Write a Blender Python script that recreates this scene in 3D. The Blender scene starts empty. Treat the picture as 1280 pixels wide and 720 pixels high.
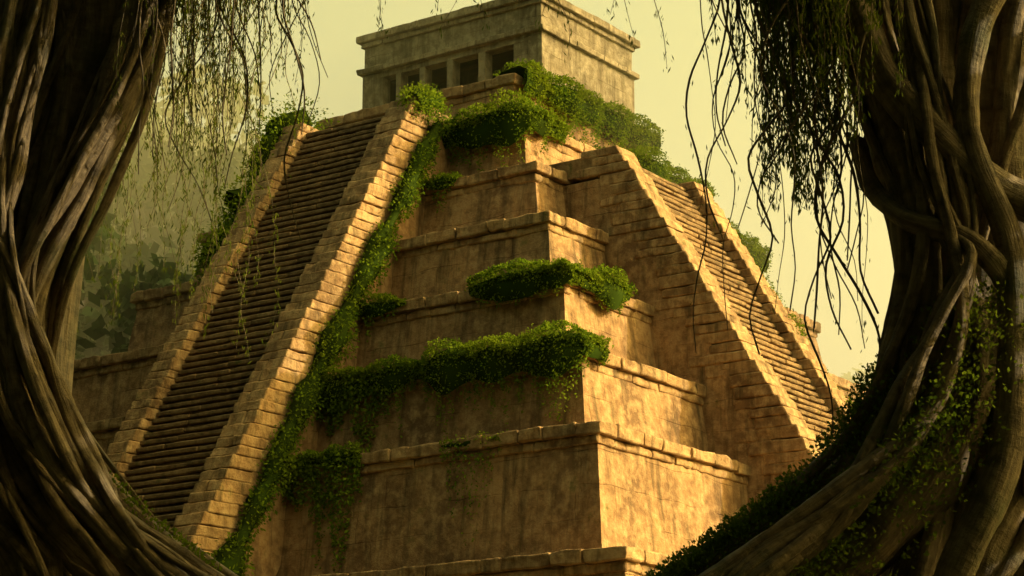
import bpy, math, random
import numpy as np
from mathutils import Vector, Matrix, noise
random.seed(7); rng=np.random.default_rng(7)
S=bpy.context.scene
S.view_settings.view_transform='Standard'; S.view_settings.look='None'; S.view_settings.exposure=0

# ------------------------------------------------------------------ helpers
def link(o,parent=None):
    S.collection.objects.link(o)
    if parent: o.parent=parent
    return o
def empty(name,M=None):
    e=bpy.data.objects.new(name,None); S.collection.objects.link(e)
    if M is not None: e.matrix_world=M
    return e
def mesh_obj(name,V,F,mat,uv=None,parent=None,sharp=None,smooth=True):
    me=bpy.data.meshes.new(name); me.from_pydata([tuple(v) for v in V],[],F); me.update()
    if uv is not None:
        l=me.uv_layers.new(name='UVMap'); l.data.foreach_set('uv',np.array(uv,dtype=np.float32).ravel())
    me.materials.append(mat)
    if smooth:
        me.polygons.foreach_set('use_smooth',[True]*len(me.polygons))
        if sharp: me.set_sharp_from_angle(angle=math.radians(sharp))
    o=bpy.data.objects.new(name,me); link(o,parent); return o
def quads_obj(name,V,mat,parent=None):
    n=len(V)//4
    me=bpy.data.meshes.new(name); me.vertices.add(n*4); me.vertices.foreach_set('co',np.asarray(V,dtype=np.float32).ravel())
    me.loops.add(n*4); me.loops.foreach_set('vertex_index',np.arange(n*4,dtype=np.int32))
    me.polygons.add(n); me.polygons.foreach_set('loop_start',np.arange(0,n*4,4,dtype=np.int32)); me.polygons.foreach_set('loop_total',np.full(n,4,dtype=np.int32))
    me.update(calc_edges=True); me.materials.append(mat)
    o=bpy.data.objects.new(name,me); link(o,parent); return o
def unit(a): return a/np.maximum(np.linalg.norm(a,axis=-1,keepdims=True),1e-6)
def leaves(P,size,dirv=None,dj=1.0,asp=.45):
    n=len(P); d=rng.normal(size=(n,3))*dj
    if dirv is not None: d=d+dirv
    d=unit(d); r=unit(np.cross(d,rng.normal(size=(n,3))))
    s=np.asarray(size).reshape(-1,1)*np.ones((n,1))
    Q=np.stack([P-d*s*.5, P+r*s*asp*.5, P+d*s*.5, P-r*s*asp*.5],axis=1)
    return Q.reshape(-1,3)
def nz(x,y,z,s=1.0): return noise.noise(Vector((x*s,y*s,z*s)))

class MB:
    def __init__(s): s.V=[];s.F=[];s.U=[]
    def add(s,V,F,U):
        b=len(s.V); s.V+=V; s.F+=[tuple(b+i for i in f) for f in F]; s.U+=U
    def obj(s,name,mat,parent=None,sharp=None,smooth=True): return mesh_obj(name,s.V,s.F,mat,s.U,parent,sharp,smooth)

def box(mb,x0,x1,y0,y1,z0,z1,j=0.015,shx=0,shy=0):
    """block with jitter; shx/shy lean the top of the low-coordinate face (sloping ramps)"""
    def J(): return random.uniform(-j,j)
    dx,dy,dz=J(),J(),J()
    V=[]
    for z in(z0,z1):
        for y in(y0,y1):
            for x in(x0,x1):
                px=x+(shx if (z==z1 and x==x0) else 0); py=y+(shy if (z==z1 and y==y0) else 0)
                V.append((px+dx+J()*.6,py+dy+J()*.6,z+dz*.6+J()*.6))
    F=[(0,2,3,1),(4,5,7,6),(0,1,5,4),(2,6,7,3),(0,4,6,2),(1,3,7,5)]
    o=random.uniform(0,40); U=[]
    for k,f in enumerate(F):
        for i in f:
            v=V[i]
            U.append(((v[0]+o,v[1]) if k<2 else (v[0]+o,v[2]) if k<4 else (v[1]+o,v[2])))
    mb.add(V,F,U)

def catmull(P,step):
    P=[np.array(p,float) for p in P]; P=[2*P[0]-P[1]]+P+[2*P[-1]-P[-2]]; out=[]
    for i in range(1,len(P)-2):
        a,b,c,d=P[i-1:i+3]; n=max(2,int(np.linalg.norm((c-b)[:3])/step))
        for k in range(n):
            t=k/n; out.append(.5*((2*b)+(-a+c)*t+(2*a-5*b+4*c-d)*t*t+(-a+3*b-3*c+d)*t**3))
    out.append(P[-2]); return np.array(out)
def tube(mb,P,step=.08,segs=12,ridge=.12,seed=0,wob=0.0,k=3):
    C=catmull(P,step); n=len(C)
    if wob:
        for i in range(n):
            q=Vector((i*step*1.3,seed*3.1,0)); w=noise.noise_vector(q)
            C[i,:3]+=np.array(w)*wob
    T=unit(np.gradient(C[:,:3],axis=0)); N=np.cross(T[0],[.3,.9,.2]); N/=np.linalg.norm(N)
    V=[];L=0
    for i in range(n):
        N=N-T[i]*np.dot(N,T[i]); N/=np.linalg.norm(N); B=np.cross(T[i],N)
        if i: L+=np.linalg.norm(C[i,:3]-C[i-1,:3])
        for s in range(segs):
            a=2*math.pi*s/segs; r=C[i,3]
            rr=r*(1+ridge*math.sin(k*a+L*2.2/max(.3,r*6)+seed)+ridge*1.5*nz(math.cos(a)*1.2+seed,math.sin(a)*1.2,L/max(.12,r*2.5)))
            V.append(tuple(C[i,:3]+(N*math.cos(a)+B*math.sin(a))*rr))
    F=[];U=[];L=0;rm=max(.03,float(np.mean(C[:,3])))
    for i in range(n-1):
        dl=np.linalg.norm(C[i+1,:3]-C[i,:3])
        for s in range(segs):
            s2=(s+1)%segs; F.append((i*segs+s,i*segs+s2,(i+1)*segs+s2,(i+1)*segs+s))
            u0=s/segs*6.28*rm+seed;u1=(s+1)/segs*6.28*rm+seed
            U+=[(u0,L),(u1,L),(u1,L+dl),(u0,L+dl)]
        L+=dl
    mb.add(V,F,U); return C

# ------------------------------------------------------------------ materials
def newmat(name):
    m=bpy.data.materials.new(name); m.use_nodes=True; nt=m.node_tree
    for n in list(nt.nodes): nt.nodes.remove(n)
    return m,nt
class NT:
    def __init__(s,nt): s.nt=nt
    def n(s,t,**kw):
        x=s.nt.nodes.new(t)
        for k,v in kw.items(): setattr(x,k,v)
        return x
    def l(s,a,b): s.nt.links.new(a,b)
    def mix(s,fac,a,b,bt='MIX'):
        x=s.nt.nodes.new('ShaderNodeMixRGB'); x.blend_type=bt
        for i,v in enumerate((fac,a,b)):
            if hasattr(v,'links') : s.l(v,x.inputs[i])
            else: x.inputs[i].default_value=v if i==0 else (*v,1)
        return x.outputs[0]
    def ramp(s,f,a,b,c0=(0,0,0),c1=(1,1,1)):
        x=s.nt.nodes.new('ShaderNodeValToRGB'); x.color_ramp.elements[0].position=a; x.color_ramp.elements[1].position=b
        x.color_ramp.elements[0].color=(*c0,1); x.color_ramp.elements[1].color=(*c1,1); s.l(f,x.inputs[0]); return x.outputs[0]
    def noise(s,vec,scale,detail=6,rough=.6):
        x=s.nt.nodes.new('ShaderNodeTexNoise'); x.inputs['Scale'].default_value=scale; x.inputs['Detail'].default_value=detail; x.inputs['Roughness'].default_value=rough
        if vec is not None: s.l(vec,x.inputs['Vector'])
        return x.outputs['Fac']
    def mapping(s,vec,sc):
        x=s.nt.nodes.new('ShaderNodeMapping'); x.inputs['Scale'].default_value=sc; s.l(vec,x.inputs['Vector']); return x.outputs[0]

def stone(name,joints,base=(.43,.25,.125),dark=(.17,.10,.055),lite=(.51,.335,.185),moss=.45,bw=1.9,bh=.95):
    m,nt=newmat(name); g=NT(nt)
    tc=g.n('ShaderNodeTexCoord'); ob=tc.outputs['Object']; uv=tc.outputs['UV']
    n1=g.noise(ob,.45,5,.6); n2=g.noise(ob,3.1,8,.65); n3=g.noise(ob,14,6,.7)
    c=g.mix(g.ramp(n1,.35,.65),dark,base); c=g.mix(g.ramp(n2,.45,.72),c,lite)
    c=g.mix(g.ramp(n2,.30,.46,(.8,.8,.8),(0,0,0)),c,dark)
    geo=g.n('ShaderNodeNewGeometry')
    rp=g.ramp(geo.outputs['Random Per Island'],0,1,(.80,.78,.76),(1.1,1.08,1.05))
    if not joints: c=g.mix(1,c,rp,'MULTIPLY')
    st=g.noise(g.mapping(uv,(2.2,.22,1)),1.0,6,.65)
    c=g.mix(g.ramp(st,.50,.68,(0,0,0),(.8,.8,.8)),c,(.065,.045,.025))
    st2=g.noise(g.mapping(uv,(5.5,.5,1)),1.0,5,.6)
    c=g.mix(g.ramp(st2,.56,.72,(0,0,0),(.5,.5,.5)),c,(.08,.07,.03))
    h=g.n('ShaderNodeMath',operation='ADD'); 
    a=g.n('ShaderNodeMath',operation='MULTIPLY'); g.l(n2,a.inputs[0]); a.inputs[1].default_value=.7
    b=g.n('ShaderNodeMath',operation='MULTIPLY'); g.l(n3,b.inputs[0]); b.inputs[1].default_value=.35
    g.l(a.outputs[0],h.inputs[0]); g.l(b.outputs[0],h.inputs[1]); H=h.outputs[0]
    if joints:
        wn=g.n('ShaderNodeTexNoise'); wn.inputs['Scale'].default_value=.9; g.l(uv,wn.inputs['Vector'])
        vm=g.n('ShaderNodeVectorMath',operation='MULTIPLY_ADD'); g.l(wn.outputs['Color'],vm.inputs[0]); vm.inputs[1].default_value=(.22,.22,0); g.l(uv,vm.inputs[2])
        br=g.n('ShaderNodeTexBrick'); br.inputs['Scale'].default_value=1; br.inputs['Brick Width'].default_value=bw; br.inputs['Row Height'].default_value=bh
        br.inputs['Mortar Size'].default_value=.018; br.inputs['Mortar Smooth'].default_value=.6; br.squash=1.4; br.squash_frequency=3
        br.inputs['Color1'].default_value=(1,1,1,1);br.inputs['Color2'].default_value=(.82,.80,.78,1);br.inputs['Mortar'].default_value=(.55,.5,.45,1)
        g.l(vm.outputs[0],br.inputs['Vector'])
        gate=g.ramp(g.noise(ob,.8,3,.5),.42,.66)
        c=g.mix(gate,c,g.mix(1,c,br.outputs['Color'],'MULTIPLY'))
        gm=g.n('ShaderNodeMath',operation='MULTIPLY'); g.l(br.outputs['Fac'],gm.inputs[0]); g.l(gate,gm.inputs[1])
        s=g.n('ShaderNodeMath',operation='MULTIPLY_ADD'); g.l(gm.outputs[0],s.inputs[0]); s.inputs[1].default_value=-.4; g.l(H,s.inputs[2]); H=s.outputs[0]
    mo=g.noise(ob,.9,7,.7); mf=g.ramp(mo,.66-.12*moss,.78-.12*moss,(0,0,0),(.85,.85,.85))
    c=g.mix(mf,c,(.05,.075,.015))
    bs=g.n('ShaderNodeBsdfPrincipled'); bs.inputs['Roughness'].default_value=.92; bs.inputs['Specular IOR Level'].default_value=.2
    g.l(c,bs.inputs['Base Color'])
    bp=g.n('ShaderNodeBump'); bp.inputs['Strength'].default_value=.9; bp.inputs['Distance'].default_value=.12; g.l(H,bp.inputs['Height']); g.l(bp.outputs[0],bs.inputs['Normal'])
    o=g.n('ShaderNodeOutputMaterial'); g.l(bs.outputs[0],o.inputs[0]); return m

def leafmat(name,c0,c1,c2,trans=.35):
    m,nt=newmat(name); g=NT(nt); geo=g.n('ShaderNodeNewGeometry'); tc=g.n('ShaderNodeTexCoord')
    c=g.ramp(geo.outputs['Random Per Island'],0,1,c0,c1)
    c=g.mix(g.ramp(g.noise(tc.outputs['Object'],.9,3,.5),.4,.65),c,c2)
    d=g.n('ShaderNodeBsdfDiffuse'); t=g.n('ShaderNodeBsdfTranslucent'); g.l(c,d.inputs[0]); g.l(c,t.inputs[0])
    mx=g.n('ShaderNodeMixShader'); mx.inputs[0].default_value=trans; g.l(d.outputs[0],mx.inputs[1]); g.l(t.outputs[0],mx.inputs[2])
    o=g.n('ShaderNodeOutputMaterial'); g.l(mx.outputs[0],o.inputs[0]); return m
def barkmat(name,c0,c1,moss=.4):
    m,nt=newmat(name); g=NT(nt); tc=g.n('ShaderNodeTexCoord'); uv=tc.outputs['UV']; ob=tc.outputs['Object']
    f=g.noise(g.mapping(uv,(26,3.0,1)),1,8,.65); k=g.noise(g.mapping(uv,(5,9,1)),1,5,.6); l=g.noise(ob,1.7,5,.6)
    c=g.mix(g.ramp(f,.3,.7),c0,c1); c=g.mix(g.ramp(k,.45,.7,(0,0,0),(.75,.75,.75)),c,tuple(x*.3 for x in c0))
    mf=g.ramp(l,.60-.15*moss,.75-.1*moss,(0,0,0),(.8,.8,.8)); c=g.mix(mf,c,(.035,.055,.009))
    bs=g.n('ShaderNodeBsdfPrincipled'); bs.inputs['Roughness'].default_value=.72; bs.inputs['Specular IOR Level'].default_value=.35; g.l(c,bs.inputs['Base Color'])
    h=g.n('ShaderNodeMath',operation='ADD'); g.l(f,h.inputs[0]); g.l(k,h.inputs[1])
    bp=g.n('ShaderNodeBump'); bp.inputs['Strength'].default_value=1; bp.inputs['Distance'].default_value=.03; g.l(h.outputs[0],bp.inputs['Height']); g.l(bp.outputs[0],bs.inputs['Normal'])
    o=g.n('ShaderNodeOutputMaterial'); g.l(bs.outputs[0],o.inputs[0]); return m

M_wall=stone('sandstone_masonry',True)
M_block=stone('sandstone_blocks',False,base=(.45,.28,.145),lite=(.53,.37,.21),moss=.35)
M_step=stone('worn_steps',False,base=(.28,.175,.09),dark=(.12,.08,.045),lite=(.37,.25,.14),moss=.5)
M_temple=stone('weathered_limestone',True,base=(.32,.26,.165),dark=(.15,.12,.075),lite=(.41,.35,.24),moss=.1,bw=1.5,bh=.7)
M_tblock=stone('limestone_blocks',False,base=(.33,.27,.175),dark=(.16,.13,.08),lite=(.44,.37,.26),moss=.15)
M_doorshade=stone('painted_shade_interior',False,base=(.02,.018,.012),dark=(.01,.01,.008),lite=(.03,.025,.018),moss=0)  # near-black colour paints the doorway shade into the chamber stone
M_moss=leafmat('moss_leaves',(.05,.105,.009),(.19,.26,.018),(.15,.20,.013),.4)
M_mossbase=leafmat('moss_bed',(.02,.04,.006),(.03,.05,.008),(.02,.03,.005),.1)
M_jungle=leafmat('jungle_leaves',(.010,.025,.007),(.045,.075,.018),(.025,.042,.012),.3)
M_shadeleaf=leafmat('shade_canopy_leaves',(.03,.055,.01),(.075,.11,.018),(.05,.07,.012),.35)  # leaves of the unseen shell added to shade the framing trees
M_hang=leafmat('hanging_leaves',(.05,.08,.010),(.14,.17,.02),(.09,.11,.015),.5)
M_bark=barkmat('banyan_bark',(.070,.050,.029),(.31,.235,.14),.35)
M_barkd=barkmat('dark_bark',(.03,.022,.014),(.09,.07,.045),.4)

# ------------------------------------------------------------------ pyramid (local x along right face, y along left face)
ANG=math.atan2(.817,.577)
PM=Matrix.Translation((2.38,60,0))@Matrix.Rotation(ANG,4,'Z')
W=28.0
pyr=empty('stepped_pyramid',PM)
TIERS=[(-6.6,1.4,-2.2),(-4.4,4.8,1.3),(-2.2,8.2,4.7),(0,12.07,8.1),(1.5,14.67,12.0),(3.3,17.46,14.6),(5,20.1,17.4),(6.6,22.43,20.0),(8,24.6,22.4),(9.5,26.9,24.5)]

def wall_ring(mb,x0,x1,y0,y1,z0,z1,bat,cell=.38,amp=.05):
    def side(p,q,nrm):
        L=math.hypot(q[0]-p[0],q[1]-p[1]); nu=max(2,int(L/cell)); nv=max(2,int((z1-z0)/cell))
        V=[];F=[];U=[]
        for j in range(nv+1):
            t=j/nv; z=z0+(z1-z0)*t
            for i in range(nu+1):
                s=i/nu; e=bat*(1-t)
                x=p[0]+(q[0]-p[0])*s; y=p[1]+(q[1]-p[1])*s
                cx=(x-(x0+x1)/2)/((x1-x0)/2); cy=(y-(y0+y1)/2)/((y1-y0)/2)
                x+=cx*e; y+=cy*e
                w=amp*(nz(x,y,z,.7)+.6*nz(x+9,y,z,2.3))
                x+=w*cx; y+=w*cy
                V.append((x,y,z))
        for j in range(nv):
            for i in range(nu):
                a=j*(nu+1)+i; f=(a,a+1,a+nu+2,a+nu+1); F.append(f)
                for idx in f:
                    v=V[idx]; U.append(((v[0]*abs(nrm[1])+v[1]*abs(nrm[0])),v[2]))
        mb.add(V,F,U)
    side((x0,y1),(x0,y0),(-1,0)); side((x0,y0),(x1,y0),(0,-1)); side((x1,y0),(x1,y1),(1,0)); side((x1,y1),(x0,y1),(0,1))
    V=[(x0,y0,z1),(x1,y0,z1),(x1,y1,z1),(x0,y1,z1)]; mb.add(V,[(0,1,2,3)],[(v[0],v[1]) for v in V])
def trim_ring(mb,x0,x1,y0,y1,z0,z1,th,lmin=.9,lmax=2.0,j=.02):
    def run(a,b,f):
        t=a
        while t<b-.01:
            l=random.uniform(lmin,lmax); e=min(b,t+l)
            if b-e<lmin*.6: e=b
            f(t+.005,e-.005); t=e
    run(y0,y1,lambda a,b:box(mb,x0,x0+th,a,b,z0,z1,j)); run(y0,y1,lambda a,b:box(mb,x1-th,x1,a,b,z0,z1,j))
    run(x0+th,x1-th,lambda a,b:box(mb,a,b,y0,y0+th,z0,z1,j)); run(x0+th,x1-th,lambda a,b:box(mb,a,b,y1-th,y1,z0,z1,j))
wb=MB(); tb=MB()
for (s,zt,zb) in TIERS:
    a,b=s+.26,W-s-.26
    wall_ring(wb,a,b,a,b,zb,zt-.06,.38)
    trim_ring(tb,s,W-s,s,W-s,zt-.36,zt,.9,.6,1.9,.03)
    trim_ring(tb,s+.13,W-s-.13,s+.13,W-s-.13,zt-.62,zt-.365,.8,j=.016)
wb.obj('tier_walls',M_wall,pyr,sharp=40)
def disp(o,st,sc):
    sd=o.modifiers.new('s','SUBSURF'); sd.subdivision_type='SIMPLE'; sd.levels=sd.render_levels=2
    t=bpy.data.textures.new('rough','CLOUDS'); t.noise_scale=sc
    d=o.modifiers.new('d','DISPLACE'); d.texture=t; d.strength=st; d.texture_coords='LOCAL'; d.mid_level=.5
o=tb.obj('tier_cornices',M_block,pyr,sharp=30)
bv=o.modifiers.new('b','BEVEL'); bv.width=.05; bv.segments=2; disp(o,.15,.28)

def xs(z): return -1.6+.62*(z-12.07)
def stairs(name,swap,n0,n1,f0,f1,ztop,dtop,ph=0.0):
    st=MB(); ba=MB()
    def bx(mb,d0,d1,t0,t1,z0,z1,j,sh=0):
        if swap: box(mb,t0,t1,d0,d1,z0,z1,j,0,sh)
        else: box(mb,d0,d1,t0,t1,z0,z1,j,sh,0)
    h=.25; z=-1.7
    while z<ztop:
        t=n1
        while t<f0-.01:
            e=min(f0,t+random.uniform(1.0,2.8)); 
            if f0-e<.7: e=f0
            bx(st,xs(z)+ph-.03,xs(z)+ph+1.0,t+.003,e-.003,z+h-.13,z+h,.018)
            t=e
        bx(st,xs(z)+ph+.09,xs(z)+ph+1.2,n1+.01,f0-.01,z-.02,z+h-.135,.004)
        z+=h
    t=n0
    while t<f1-.01:
        e=min(f1,t+random.uniform(1,2)); 
        if f1-e<.7:e=f1
        bx(st,xs(ztop)+ph+.45,dtop,t+.003,e-.003,ztop-.42,ztop+.22,.012); t=e
    z=-1.9
    while z<ztop+.3:
        bh=random.uniform(.28,.42)
        for (a,b) in((n0,n1),(f0,f1)):
            o=random.uniform(-.035,.035); x=xs(z)+ph-.5+o; sh=.62*bh*.62; dd=.75+random.random()**2*1.1
            m=a+(b-a)*random.uniform(.35,.65)
            if random.random()<.75:
                bx(ba,x,xs(z)+ph+dd,a,b,z,z+bh-.006,.02,sh)
            else:
                bx(ba,x,xs(z)+ph+dd,a,m-.005,z,z+bh-.006,.02,sh); bx(ba,x+.02,xs(z)+ph+dd*.9,m+.005,b,z,z+bh-.006,.02,sh)
        z+=bh
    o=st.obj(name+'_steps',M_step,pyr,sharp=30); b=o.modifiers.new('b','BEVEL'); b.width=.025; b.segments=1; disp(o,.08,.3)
    o=ba.obj(name+'_balustrades',M_block,pyr,sharp=30); b=o.modifiers.new('b','BEVEL'); b.width=.05; b.segments=2; disp(o,.11,.3)
    co=MB(); zs=np.arange(-2,ztop-.2,.4); nd=9
    for (t,sg) in((n0+.04,-1),(f1-.04,1)):
        V=[];F=[];U=[]
        for i,z in enumerate(zs):
            for k in range(nd+1):
                d=xs(z)+ph+.5+k*(.33); tt=t+.035*nz(d,t,z,1.1)
                V.append((d,tt,z) if not swap else (tt,d,z)); 
        for i in range(len(zs)-1):
            for k in range(nd):
                a=i*(nd+1)+k; f=(a,a+1,a+nd+2,a+nd+1); F.append(f)
                for q in f: U.append((V[q][0 if not swap else 1],V[q][2]))
        co.add(V,F,U)
    fr=[(xs(-2)+ph+.5,-2.0),(xs(ztop-.3)+ph+.5,ztop-.3),(xs(ztop)+ph+3.2,ztop-.3)]
    V=[((d,t,z) if not swap else (t,d,z)) for t in(n0+.06,f1-.06) for (d,z) in fr]
    F=[(0,1,4,3),(1,2,5,4)]; U=[]
    for f in F: U+=[(V[i][0]+V[i][1],V[i][2]) for i in f]
    co.add(V,F,U); co.obj(name+'_body',M_wall,pyr,sharp=40)
stairs('west_stairway',False,11.2,12.3,16.1,17.0,25.0,9.8)
stairs('south_stairway',True,8.3,9.4,13.1,14.1,22.6,8.2)

# ---- temple on the summit
tm=MB(); tbk=MB(); ti=MB()
X0,X1,Y0,Y1=12.0,18.2,10.1,18.3; ZB=26.85
def wallbox(x0,x1,y0,y1,z0,z1,mb=None): box(mb or tm,x0,x1,y0,y1,z0,z1,.004)
ZL=29.12
wallbox(X0+.02,X1,Y0,Y0+.6,ZB,29.35); wallbox(X0+.02,X1,Y1-.6,Y1,ZB,29.35); wallbox(X1-.6,X1-.01,Y0+.6,Y1-.6,ZB,29.35)
piers=[(10.7,11.35),(12.62,12.92),(14.08,14.35),(15.38,15.62),(16.5,16.72),(17.35,17.7)]
for a,b in piers: wallbox(X0+.05,X0+.5,a,b,ZB,ZL)
wallbox(X0+.03,X0+.52,Y0+.6,Y1-.6,ZL,29.35)
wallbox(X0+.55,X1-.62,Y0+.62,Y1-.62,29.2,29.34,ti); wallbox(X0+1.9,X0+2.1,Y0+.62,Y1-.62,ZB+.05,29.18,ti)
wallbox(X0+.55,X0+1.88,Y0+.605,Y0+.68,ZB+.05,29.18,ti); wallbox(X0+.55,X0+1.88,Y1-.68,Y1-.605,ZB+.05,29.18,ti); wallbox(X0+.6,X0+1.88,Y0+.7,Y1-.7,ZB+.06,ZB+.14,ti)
trim_ring(tbk,X0-.16,X1+.16,Y0-.16,Y1+.16,29.36,29.56,.9,j=.012)
wall_ring(tm,X0+.06,X1-.06,Y0+.06,Y1-.06,29.54,30.45,-.0,cell=.4,amp=.03)
trim_ring(tbk,X0-.06,X1+.06,Y0-.06,Y1+.06,30.44,30.62,.8,j=.01)
trim_ring(tbk,X0-.2,X1+.2,Y0-.2,Y1+.2,30.63,30.92,.9,j=.018)
V=[(X0+.1,Y0+.1,30.8),(X1-.1,Y0+.1,30.8),(X1-.1,Y1-.1,30.8),(X0+.1,Y1-.1,30.8)]; tm.add(V,[(0,1,2,3)],[(v[0],v[1]) for v in V])
trim_ring(tbk,X0-.35,X1+.3,Y0-.35,Y1+.2,ZB,27.05,1.0,j=.012)
wallbox(X0+.8,X1-.6,Y1+.005,Y1+.75,ZB,28.0); box(tbk,X0+.7,X1-.5,Y1+.01,Y1+.85,28.0,28.2,.01)
o=tm.obj('temple_walls',M_temple,pyr,sharp=35); ti.obj('temple_chamber',M_doorshade,pyr,sharp=35)
o=tbk.obj('temple_cornices',M_tblock,pyr,sharp=30); b=o.modifiers.new('b','BEVEL'); b.width=.03; b.segments=2; disp(o,.09,.25)

# ------------------------------------------------------------------ moss
mossV=[]; bed=MB()
def edge_moss(p,q,out,droop=.8,thick=.5,dens=1300,size=.10,seed=0,taper=True,cap_f=.42,fringe=1.0):
    p=np.array(p,float);q=np.array(q,float);out=np.array(out,float);L=np.linalg.norm(q-p);n=int(L*dens)
    t=rng.random(n)
    def E(a): return (0.72+.9*max(-.42,nz(a*L*.9,seed*7.3,0)))*((min(1,(a*L+.25)/.9)*min(1,((1-a)*L+.25)/.9)) if taper else 1)
    env=np.clip(np.array([E(a) for a in t]),.08,1.3)
    cap=rng.random(n)<cap_f
    o=np.where(cap,-thick*1.4+(thick*1.9)*rng.random(n),0)
    dr=rng.random(n)**1.25
    fr=np.array([.3+1.3*fringe*abs(nz(a*L*3.1,seed*3.3+5,0))+.7*fringe*abs(nz(a*L*9,seed,2)) for a in t])
    up=np.where(cap,thick*.75*env*(1-.5*np.abs(o)/thick/1.4),thick*.55*env-dr*(droop*env*fr*1.6+thick*.5*env))
    o=np.where(cap,o,(thick*.75*(1-dr*.7))*env+.05*rng.normal(size=n))
    P=p+(q-p)*t[:,None]+out*o[:,None]*1.0; P[:,2]+=up; P+=rng.normal(size=(n,3))*.04
    P[:,2]+=np.array([.2*nz(a[0]*2.4,a[1]*2.4,a[2]*2.4+seed) for a in P]); 
    d=np.where(cap[:,None],np.array([0,0,.6])+out*.5,out*.6+np.array([0,0,-.5]))
    mossV.append(leaves(P,size*(.5+rng.random(n)),d,.55,.55))
    nb=max(3,int(L/.25)); V=[];F=[];U=[]
    prof=[(-1.4,-.1),(-.9,.5),(0,.65),(.55,.35),(.6,-.4),(.3,-1.0)]
    for i in range(nb+1):
        a=i/nb; e=E(a)
        for (x,z) in prof:
            w=p+(q-p)*a+out*(x*thick*(e if x>0 else 1)); w[2]+=z*thick*e*.9-.08
            V.append(tuple(w))
    m=len(prof)
    for i in range(nb):
        for k in range(m-1):
            F.append((i*m+k,i*m+k+1,(i+1)*m+k+1,(i+1)*m+k)); U+=[(0,0)]*4
    bed.add(V,F,U)
def blob_moss(path,r,dens=900,size=.11,seed=0,core=True):
    C=catmull([(*p,r) for p in path],.2); K=[]
    for i,c in enumerate(C):
        f=max(.2,.75+1.1*nz(i*.17,seed*5.1,0)); n=int(dens*.2*f); e=r*f; K.append((c[0],c[1],c[2],e*.55))
        d=unit(rng.normal(size=(n,3))); P=c[:3]+d*e*(.5+.5*rng.random((n,1))); P[:,2]-=rng.random(n)*r*.4
        mossV.append(leaves(P,size*(.5+rng.random(n)),d+np.array([0,0,-.3]),.6,.55))
    if core and len(K)>4: tube(bed,[K[i] for i in range(0,len(K),3)],.25,8,.25,seed)
nx=(-1,0,0); ny=(0,-1,0)
s,z=1.5,14.67
edge_moss((s,s-.2,z),(s,10.9,z),nx,1.25,.8,1900,size=.085,seed=1); edge_moss((s-.2,s,z),(s+1.0,s,z),ny,.5,.5,1400,size=.085,seed=2,taper=False)
s,z=3.3,17.46
edge_moss((s,s-.3,z),(s,s+3.5,z),nx,.85,.8,1900,size=.085,seed=3); edge_moss((s-.3,s,z),(s+3.5,s,z),ny,.7,.7,1900,size=.085,seed=4)
s,z=8,24.6
edge_moss((s,s-.3,z),(s,s+4.0,z),nx,1.1,.95,1800,size=.09,seed=5); edge_moss((s-.3,s,z),(s+2.3,s,z),ny,1.0,.8,1800,size=.09,seed=6)
s,z=9.5,26.9
edge_moss((s+.2,s,z),(W-s,s,z),ny,1.7,.8,1900,size=.09,seed=7,taper=False)
s,z=8,24.6
edge_moss((s+4.6,s,z),(W-s,s,z),ny,1.7,.85,1700,size=.09,seed=8)
edge_moss((W-s,s,z),(W-s,s+2,z),(1,0,0),1.5,.9,900,seed=18)
s,z=6.6,22.43
edge_moss((s+7.8,s,z),(W-s,s,z),ny,1.6,1.0,1800,size=.09,seed=9,taper=False)
edge_moss((3.3,9.3,17.46),(3.3,11.2,17.46),nx,.5,.4,800,seed=12)
edge_moss((6.6,9.8,22.43),(6.6,11.2,22.43),nx,.8,.4,800,seed=19)
edge_moss((.0,8.3,12.07),(.0,11.3,12.07),nx,2.6,.32,1500,size=.12,seed=41,cap_f=.12,fringe=1.3)  # creeper; its dark mass partly stands in for shadow beside the stair
edge_moss((.05,3.3,12.0),(.05,5.4,12.0),nx,1.5,.14,420,size=.09,seed=42,cap_f=.05,fringe=1.6)
edge_moss((1.5,8.6,14.6),(1.5,11.3,14.6),nx,2.0,.4,1400,size=.12,seed=43,cap_f=.1,fringe=1.3)
blob_moss([(xs(zz)+.9,10.95,zz) for zz in np.arange(12.0,25.6,1.0)],.66,900,.11,seed=11)
blob_moss([(xs(zz)+1.0,10.9,zz) for zz in np.arange(7.0,12.5,1.0)],.75,1100,.12,seed=31)  # lower ivy, partly shaped as the dark shadow in this corner
blob_moss([(xs(25)-.3,11.3,25.2),(xs(25)+.5,11.5,25.5),(xs(25)+1.4,11.7,25.7)],.6,1500,.11,seed=14)
blob_moss([(xs(22.2),17.3,22.2),(xs(23.6),17.4,23.9),(xs(24.8),17.4,25.2),(xs(25)+.8,17.2,25.7)],1.35,2600,.12,seed=15)
blob_moss([(xs(19.9)+.3,17.7,19.9),(xs(21.2)+.3,17.5,21.2),(xs(21.8)+.4,17.5,21.9)],.95,2100,.12,seed=17)
for zz in (11,12.3,14.0,15.2,17,18.6,20): 
    y=xs(zz)-.3; blob_moss([(14.1,y,zz),(14.1,y+.5,zz+.8)],.28+.2*random.random(),900,.09,seed=zz,core=False)
for zz in (8.6,9.2,9.9,10.6,11.4): blob_moss([(10.4+(zz-8)*.6,xs(zz),zz+.1),(12.4+random.random(),xs(zz),zz+.1)],.3,1000,.09,seed=zz,core=False)
mo=empty('moss_overgrowth',PM)
quads_obj('moss_foliage',np.concatenate(mossV),M_moss,mo)
bed.obj('moss_cushion',M_mossbase,mo)

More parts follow.
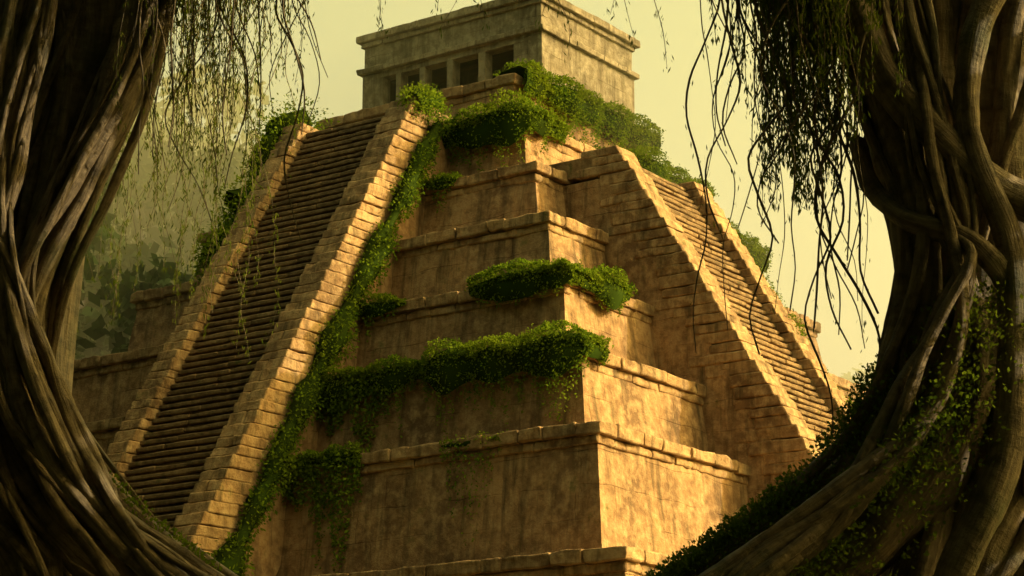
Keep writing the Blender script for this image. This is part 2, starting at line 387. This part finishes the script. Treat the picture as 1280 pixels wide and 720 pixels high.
# ------------------------------------------------------------------ ground
V=[];F=[];n=90
def gh(x,yw): 
    d=math.hypot(x,yw-70)-90 if yw>30 else 0
    return -1.7+.25*nz(x,yw,0,.15)+min(18,max(0,d)*.08)*min(1,max(0,(yw-30)/60))
xsn=[math.copysign(abs(t)**2.2*900,t) for t in np.linspace(-1,1,n)]
for y in xsn:
    for x in xsn: V.append((x,y+60,gh(x,y+60)))
for j in range(n-1):
    for i in range(n-1): F.append((j*n+i,j*n+i+1,(j+1)*n+i+1,(j+1)*n+i))
m,nt=newmat('jungle_floor'); g=NT(nt); tc=g.n('ShaderNodeTexCoord')
c=g.mix(g.ramp(g.noise(tc.outputs['Object'],.3,8,.7),.4,.6),(.05,.04,.022),(.035,.055,.015))
bs=g.n('ShaderNodeBsdfPrincipled'); bs.inputs['Roughness'].default_value=1; g.l(c,bs.inputs['Base Color'])
bp=g.n('ShaderNodeBump'); g.l(g.noise(tc.outputs['Object'],3,8,.7),bp.inputs['Height']); g.l(bp.outputs[0],bs.inputs['Normal'])
o=g.n('ShaderNodeOutputMaterial'); g.l(bs.outputs[0],o.inputs[0])
mesh_obj('ground',V,F,m)

# ------------------------------------------------------------------ background jungle
def make_tree(seed,H):
    random.seed(seed); mb=MB(); L=[]
    tube(mb,[(0,0,-2,H*.035),(0.3,.2,H*.3,H*.022),(random.uniform(-1,1),random.uniform(-1,1),H*.65,H*.015),(0,0,H*.92,H*.005)],1.5,8,seed=seed)
    for i in range(38):
        z=H*random.uniform(.24,.97); a=random.uniform(0,6.28); rr=H*.23*math.sin(min(1,(1-z/H)*1.6+.25)*math.pi*.6)*random.uniform(.35,1)
        c=(rr*math.cos(a),rr*math.sin(a),z)
        if i%2==0: tube(mb,[(0,0,z-H*.1,H*.008),(c[0]*.5,c[1]*.5,z-H*.04,H*.005),(*c,H*.002)],1.0,5,seed=i)
        n=270; d=unit(rng.normal(size=(n,3))); r=H*random.uniform(.035,.075)
        P=np.array(c)+d*r*np.array([1.25,1.25,.55])*(.3+.7*rng.random((n,1))); P[:,2]-=(rng.random(n)**3)*H*.08
        L.append(leaves(P,H*.019*(.5+rng.random(n)),d+np.array([0,0,-.5]),.7,.6))
    t=quads_obj('crown',np.concatenate(L),M_jungle); w=mb.obj('trunk',M_barkd)
    for o in(t,w): S.collection.objects.unlink(o)
    return t.data,w.data
protos=[make_tree(s,40) for s in (1,2,3)]
bg=empty('background_jungle'); random.seed(5)
def place(x,y,sc):
    c,w=random.choice(protos); r=random.uniform(0,6.28)
    zs=sc*random.uniform(.9,1.1)
    for nme,me in(('crown',c),('trunk',w)):
        o=bpy.data.objects.new('jungle_tree_'+nme,me); link(o,bg); o.location=(x,y,gh(x,y)); o.rotation_euler=(0,0,r); o.scale=(sc,sc,zs)
for x,y,sc in [(-33,86,1.05),(-27,96,.95),(-42,100,1.25),(-19,112,.95),(-30,116,1.2),(-38,124,1.35),(-50,90,1.1),(-14,130,1.05),(-24,135,1.35),(-60,110,1.3),(-30,78,.6),(-25,86,.5),(-36,74,.6),(-9,145,1.1),(-21,104,.7),(-26,91,.8),(-22,97,.6),(-30,93,.75),(-18,118,.9),(-27,106,1.1),(-23,88,.72),(-29,84,.8),(-45,140,1.5),(-34,145,1.5),(-26,150,1.4),(-40,110,.8),(-33,104,.7),(-24,82,.85),(-20,92,.95)]: place(x,y,sc)
for x,y,sc in [(20,150,.75),(30,150,.75),(38,165,1.05),(47,160,.95),(26,190,1.1),(55,170,1.3),(34,130,.6),(29,125,.45),(40,135,.8),(60,160,1.2),(12,190,.95),(3,180,.95)]: place(x,y,sc)
for x,y,sc in [(-25,52,1.0),(-30,62,1.1),(-23,38,.95),(-33,44,1.1),(-22,24,1.0),(-30,12,1.1),(-20,6,.95),(-26,-8,1.1),(-14,-14,1.05),(-20,-24,1.1),(-2,-20,1.1),(-8,-30,1.2),(8,-26,1.0),(-38,28,1.2),(-36,58,1.2),(-40,74,1.2),(16,-16,1.1),(22,-4,1.0),(20,-24,1.2)]: place(x,y,sc)  # unseen trees added out of frame to block skylight on the left face

# ------------------------------------------------------------------ framing banyan trees
def strand_family(mb,G,n,R,r0,r1,tw,seed,y=0,segs=8,wob=.03):
    C=catmull(G,.25)
    for k in range(n):
        ph=random.uniform(0,6.28); rr=random.uniform(.5,1)*R; r=random.uniform(r0,r1); w=random.uniform(-tw,tw)
        P=[]
        for i in range(0,len(C),2):
            t=i*.25; a=ph+w*t
            P.append((C[i,0]+rr*math.cos(a)*(1+.3*nz(t,k,seed)),C[i,1]+rr*math.sin(a),C[i,2]+.25*rr*math.sin(a*1.3),r*(1+.35*nz(t*1.1,k*3,seed))))
        tube(mb,P,.07,segs,.14,seed+k,wob)
def G(pts,y,dy=0):
    n=len(pts); return [(x,y+dy*math.sin(i*.9),z,r) for i,(x,z,r) in enumerate(pts)]
random.seed(21)
left=empty('banyan_tree'); lb=MB()
gl1=G([(-1.95,6.6,.10),(-2.05,5.6,.11),(-2.1,4.88,.11),(-2.22,4.3,.10),(-2.42,3.7,.09),(-2.6,3.15,.09),(-2.64,2.7,.10),(-2.5,2.3,.10),(-2.2,1.97,.09),(-1.8,1.65,.08),(-1.35,1.3,.08),(-.9,.75,.08),(-.65,0,.1),(-.55,-1.9,.12)],12,.12)
gl2=G([(-2.4,6.6,.3),(-2.45,5.6,.24),(-2.45,4.6,.2),(-2.62,3.7,.17),(-2.8,3.0,.16),(-2.8,2.4,.16),(-2.5,1.85,.14),(-2.05,1.42,.13),(-1.65,.9,.13),(-1.45,0,.15),(-1.35,-1.9,.2)],12.2,.1)
gl3=G([(-3.0,6.6,.4),(-2.9,4.7,.3),(-3.0,3.6,.26),(-3.05,2.6,.27),(-2.85,1.9,.25),(-2.5,1.25,.22),(-2.3,.4,.22),(-2.2,-1.9,.28)],12.3,.1)
for i,g_ in enumerate((gl1,gl2,gl3)): tube(lb,g_,.06,20,.16,i*5.0,.04)
tube(lb,[(-3.6,13.2,-2,1.3),(-3.5,13.2,0,.95),(-3.4,13.1,3,.72),(-3.3,13,6,.7),(-3.1,13,9,.6)],.15,36,.1,3,k=7)
tube(lb,[(-2.5,12.9,-2,.5),(-2.75,12.8,1,.4),(-3.0,12.7,3,.36),(-2.6,12.7,5,.34),(-2.3,12.8,7.5,.3)],.1,22,.12,4)
strand_family(lb,gl1,16,.20,.010,.040,1.5,1); strand_family(lb,gl2,16,.30,.014,.05,1.3,2,wob=.05); strand_family(lb,gl3,11,.38,.02,.06,1.0,3,wob=.05)
for k in range(14):
    o=k*.045; r=random.uniform(.45,1.05); s0=random.uniform(-.12,.12)
    tube(lb,[(-2.6+s0,11.9,5.9,.02*r),(-2.65+s0,11.8,5.0,.025*r),(-2.75+s0,11.7,4.3-o,.03*r),(-2.72+random.uniform(-.05,.05),11.65,3.2,.035*r),(-2.65+o,11.6+random.uniform(-.1,.1),2.5-o,.04*r),(-2.3+o,11.6,2.0-o,.04*r),(-1.75+o*.6,11.55+random.uniform(-.1,.1),1.62-o,.035*r),(-1.1,11.5,1.15-o,.04*r),(-.7+o,11.5,.3,.05*r),(-.5+o,11.5,-1.9,.06*r)],.06,9,.12,k*2.2,.09)
lb.obj('trunk_and_roots',M_bark,left)
right=empty('banyan_tree.001'); rb=MB()
gr1=G([(1.75,6.6,.14),(1.85,5.6,.14),(1.95,4.88,.13),(2.08,4.3,.12),(2.2,3.75,.12),(2.24,3.3,.12),(2.18,2.85,.13),(1.98,2.33,.13),(1.58,1.93,.11),(1.1,1.6,.10),(.65,1.25,.10),(.3,.65,.12),(.1,-.2,.13),(.05,-1.9,.15)],12,.12)
gr2=G([(2.4,6.6,.3),(2.45,4.9,.24),(2.45,4,.2),(2.52,3.2,.2),(2.45,2.6,.2),(2.15,2.05,.19),(1.75,1.6,.17),(1.3,1.1,.16),(1.0,.2,.17),(.9,-1.9,.2)],12.2,.1)
gr3=G([(2.9,6.6,.4),(2.85,4.8,.32),(2.85,3.4,.3),(2.75,2.4,.3),(2.4,1.6,.28),(2.05,.8,.25),(1.8,-1.9,.3)],12.3,.1)
for i,g_ in enumerate((gr1,gr2,gr3)): tube(rb,g_,.06,20,.16,i*5.0+2,.04)
tube(rb,[(3.6,13.4,-2,1.4),(3.5,13.3,0,1.0),(3.4,13.2,3,.8),(3.4,13.1,6,.8),(3.2,13,9,.7)],.15,36,.1,8,k=7)
tube(rb,[(2.4,13,-2,.55),(2.7,12.9,1,.45),(2.75,12.8,3,.42),(2.5,12.8,5,.4),(2.3,12.8,7.5,.36)],.1,22,.12,9)
tube(rb,[(1.85,11.95,5.1,.07),(1.95,11.85,4.75,.09),(2.12,11.8,4.25,.10),(2.4,11.75,3.88,.095),(2.7,11.75,3.62,.10),(3.1,11.8,3.45,.12),(3.6,12.2,3.2,.13)],.06,14,.12,2,.03)
tube(rb,[(1.98,12.3,4.1,.05),(2.02,12.1,3.75,.055),(2.1,11.82,3.52,.055),(2.25,11.7,3.42,.06),(2.45,11.66,3.33,.06),(2.64,11.7,3.1,.065),(2.77,11.8,2.7,.08),(2.82,12,2,.1)],.06,12,.12,3,.03)
tube(rb,[(2.95,11.8,5.2,.07),(2.6,11.7,4.6,.08),(2.5,11.7,4.0,.07),(2.7,11.7,3.2,.08),(2.6,11.7,2.2,.1),(2.2,11.7,1.3,.1),(1.9,11.8,.2,.12),(1.8,12,-1.9,.14)],.06,12,.12,4,.04)
strand_family(rb,gr1,14,.18,.010,.045,1.4,11); strand_family(rb,gr2,13,.3,.015,.055,1.2,12,wob=.05); strand_family(rb,gr3,10,.4,.02,.07,1.0,13,wob=.05)
for k in range(13):
    o=k*.055; r=random.uniform(.5,1.1); s0=random.uniform(-.12,.12)
    tube(rb,[(2.1+s0,11.9,5.9,.02*r),(2.2+s0,11.8,4.9,.025*r),(2.35+s0,11.7,4.0-o,.03*r),(2.4,11.65+random.uniform(-.1,.1),3.1,.035*r),(2.25-o,11.6,2.4-o,.045*r),(1.8-o,11.6+random.uniform(-.1,.1),2.0-o,.045*r),(1.2-o*.6,11.55,1.62-o,.04*r),(.7,11.5,1.2-o,.04*r),(.4-o,11.5,.3,.05*r),(.2-o,11.5,-1.9,.06*r)],.06,9,.12,k*2.7,.09)
rb.obj('trunk_and_roots',M_bark,right)
def root_moss(Gd,i0,i1,n,off,size,parent,side=-.5,thr=-.05,y=0):
    C=catmull(Gd,.02); a,b=int(len(C)*i0),int(len(C)*i1); idx=rng.integers(a,b,n)
    keep=np.array([nz(C[i,0]*2.5,C[i,1],C[i,2]*2.5)>thr for i in idx]); idx=idx[keep]; n=len(idx)
    d=rng.normal(size=(n,3))*.75; d[:,2]+=.9; d[:,1]-=.4; d[:,0]+=side; d=unit(d)
    P=C[idx,:3]+d*(C[idx,3:4]*1.3+off*rng.random((n,1))); P[:,1]+=y
    quads_obj('root_moss',leaves(P,size*(.5+rng.random(n)),d,.7,.6),M_moss,parent)
root_moss(gr1,.44,.80,24000,.09,.024,right,-.3,-.12); root_moss(gr2,.4,.75,14000,.12,.026,right,-.3,-.05,-.35); root_moss(gl1,.5,.8,2000,.05,.025,left,.5,.1)

# canopy foliage and hanging vines
cl=[]; hv=[]
def clump(L,c,r,n,size,droop=.4,asp=.22):
    d=unit(rng.normal(size=(n,3))); P=np.array(c)+d*np.array(r)*(rng.random((n,1))**.5)
    L.append(leaves(P,size*(.5+rng.random(n)),d*.5+np.array([0,0,-1.0])*droop*2,.55,asp))
def vine(mb,x,y,z,L,r=.008,leafn=0,sway=.06,size=.05):
    s=random.uniform(0,99); P=[]; n=max(3,int(L/.22))
    for i in range(n+1):
        t=i/n*L; P.append((x+sway*nz(s,t*1.4,0)*2.2*min(1,t*1.5+.2),y+sway*nz(s+7,t*1.4,0)*2,z-t,r*(1-.6*i/n)*(1+.5*abs(nz(s,t*4,3)))))
    C=tube(mb,P,.06,5,.1,s,0)
    if leafn:
        k=int(leafn*L); idx=rng.integers(0,len(C),k); Q=C[idx,:3]+rng.normal(size=(k,3))*.016; Q[:,2]-=size*.4
        hv.append(leaves(Q,size*(.5+rng.random(k)),np.array([0,0,-1.5]),.45,.2))
random.seed(33)
vm=MB()
for k in range(160):
    x=random.gauss(1.74,.17); vine(vm,x,random.uniform(11.3,13.4),5.5,random.uniform(.6,1.6)*(1 if x>1.5 else .65),.004,110,.03,.05)
for k in range(26):
    x=random.uniform(1.05,2.0); vine(vm,x,random.uniform(11.4,12.6),5.4,random.uniform(1.0,2.7),random.uniform(.004,.009),10,.12,.035)
for (x,L,r) in [(1.86,3.0,.014),(1.78,2.6,.011),(1.62,2.5,.012),(1.38,2.65,.010),(1.25,1.6,.008),(1.55,2.0,.010),(1.9,2.4,.013),(1.7,3.1,.010)]:
    vine(vm,x,11.9,5.4,L,r,7,.16,.035)
for k in range(100):
    x=random.uniform(-2.1,-1.15); vine(vm,x,random.uniform(11.6,13.5),5.6,random.uniform(.4,1.35)*(1.25 if x<-1.6 else .65),.003,80,.05,.032)
for k in range(80):
    x=random.uniform(-3.6,-1.9); vine(vm,x,random.uniform(15,19),8.2,random.uniform(1.6,4.3),.004,60,.1,.045)
for k in range(30):
    x=random.uniform(-2.1,-1.1); vine(vm,x,random.uniform(11.4,12.6),5.4,random.uniform(.7,1.9),random.uniform(.004,.009),8,.12,.03)
for k in range(14):
    x=random.uniform(-.9,1.1); vine(vm,x,12+random.random(),5.5,random.uniform(.4,.75),.003,60,.1,.035)
for (x,y,z,r,n) in [(-1.7,12,5.2,.4,2200),(-1.3,12.3,5.35,.35,1500),(-2.3,12.6,5.2,.45,2000),(1.7,12,5.05,.42,2600),(1.4,12.2,5.3,.33,1600),(1.95,12.3,4.8,.3,1500),(2.4,12.6,5.2,.5,2000),(-.8,12.2,5.5,.33,1000),(.95,12.3,5.5,.33,1100)]:
    clump(hv,(x,y,z),(r,r,r*.7),n,.075)
hvn=empty('hanging_vines'); vm.obj('lianas',M_bark,hvn); quads_obj('vine_leaves',np.concatenate(hv),M_hang,hvn)
# unseen leaf shell overhead, beside and behind the viewpoint, added to shade the foreground
random.seed(44)
n=14000; D=unit(rng.normal(size=(n,3))); D[:,2]=np.abs(D[:,2])
P=np.array([0,4,-.5])+D*np.array([9,10,9.0])*(.9+.35*rng.random((n,1)))
x,y,z=P[:,0],P[:,1],P[:,2]
inview=(y>-1)&(np.abs(x)<.26*y+1.6)&(z<.45*y+1.6)&(z>-3)&(y>2)
cl_noise=np.array([nz(a,b,c,.45) for a,b,c in P])
P=P[(~inview)&(cl_noise>-.24)]
cl.append(leaves(P,.75*(.5+rng.random(len(P))),np.array([0,0,-.6]),.8,.5))
for k in range(70):
    sgn=random.choice((-1,1)); xx=sgn*random.uniform(4.2,7.5); yy=random.uniform(13.5,18); zz=random.uniform(0,8)
    clump(cl,(xx,yy,zz),(.9,.9,.8),260,.22,asp=.35)
quads_obj('leaves',np.concatenate(cl),M_shadeleaf,empty('added_shade_canopy'))

# ------------------------------------------------------------------ mist
bpy.ops.mesh.primitive_cube_add(size=1); mist=bpy.context.object; mist.name='mist'
mist.scale=(140,180,50); mist.location=(-22,75+90,23)
m,nt=newmat('mist'); g=NT(nt); v=g.n('ShaderNodeVolumeScatter'); v.inputs['Color'].default_value=(1,.97,.50,1); v.inputs['Density'].default_value=.0125; v.inputs['Anisotropy'].default_value=0.3
o=g.n('ShaderNodeOutputMaterial'); g.l(v.outputs[0],o.inputs['Volume']); mist.data.materials.clear(); mist.data.materials.append(m)

# ------------------------------------------------------------------ light
to=Vector((.94,.0,.50)).normalized()
sl=bpy.data.lights.new('sun','SUN'); sl.energy=5.0; sl.angle=math.radians(.5); sl.color=(1,.81,.47)
so=bpy.data.objects.new('sun',sl); link(so); so.rotation_euler=(-to).to_track_quat('-Z','Y').to_euler(); so.location=(30,-20,40)
w=bpy.data.worlds.new('World'); S.world=w; w.use_nodes=True; nt=w.node_tree; bgn=nt.nodes['Background']
sk=nt.nodes.new('ShaderNodeTexSky'); sk.sky_type='NISHITA'; sk.sun_disc=False; sk.sun_elevation=math.asin(to.z); sk.sun_rotation=math.atan2(to.x,to.y); sk.air_density=1.1; sk.dust_density=9
mx=nt.nodes.new('ShaderNodeMixRGB'); mx.blend_type='MULTIPLY'; mx.inputs[0].default_value=1; mx.inputs[2].default_value=(2.75,2.4,.85,1)
nt.links.new(sk.outputs[0],mx.inputs[1]); nt.links.new(mx.outputs[0],bgn.inputs[0]); bgn.inputs[1].default_value=.14

cam=bpy.data.cameras.new('cam'); co=bpy.data.objects.new('camera',cam); link(co); cam.lens=79.3; cam.sensor_width=36; cam.clip_end=3000
co.location=(0,0,0); co.rotation_euler=(math.radians(90+14.7),0,0); S.camera=co
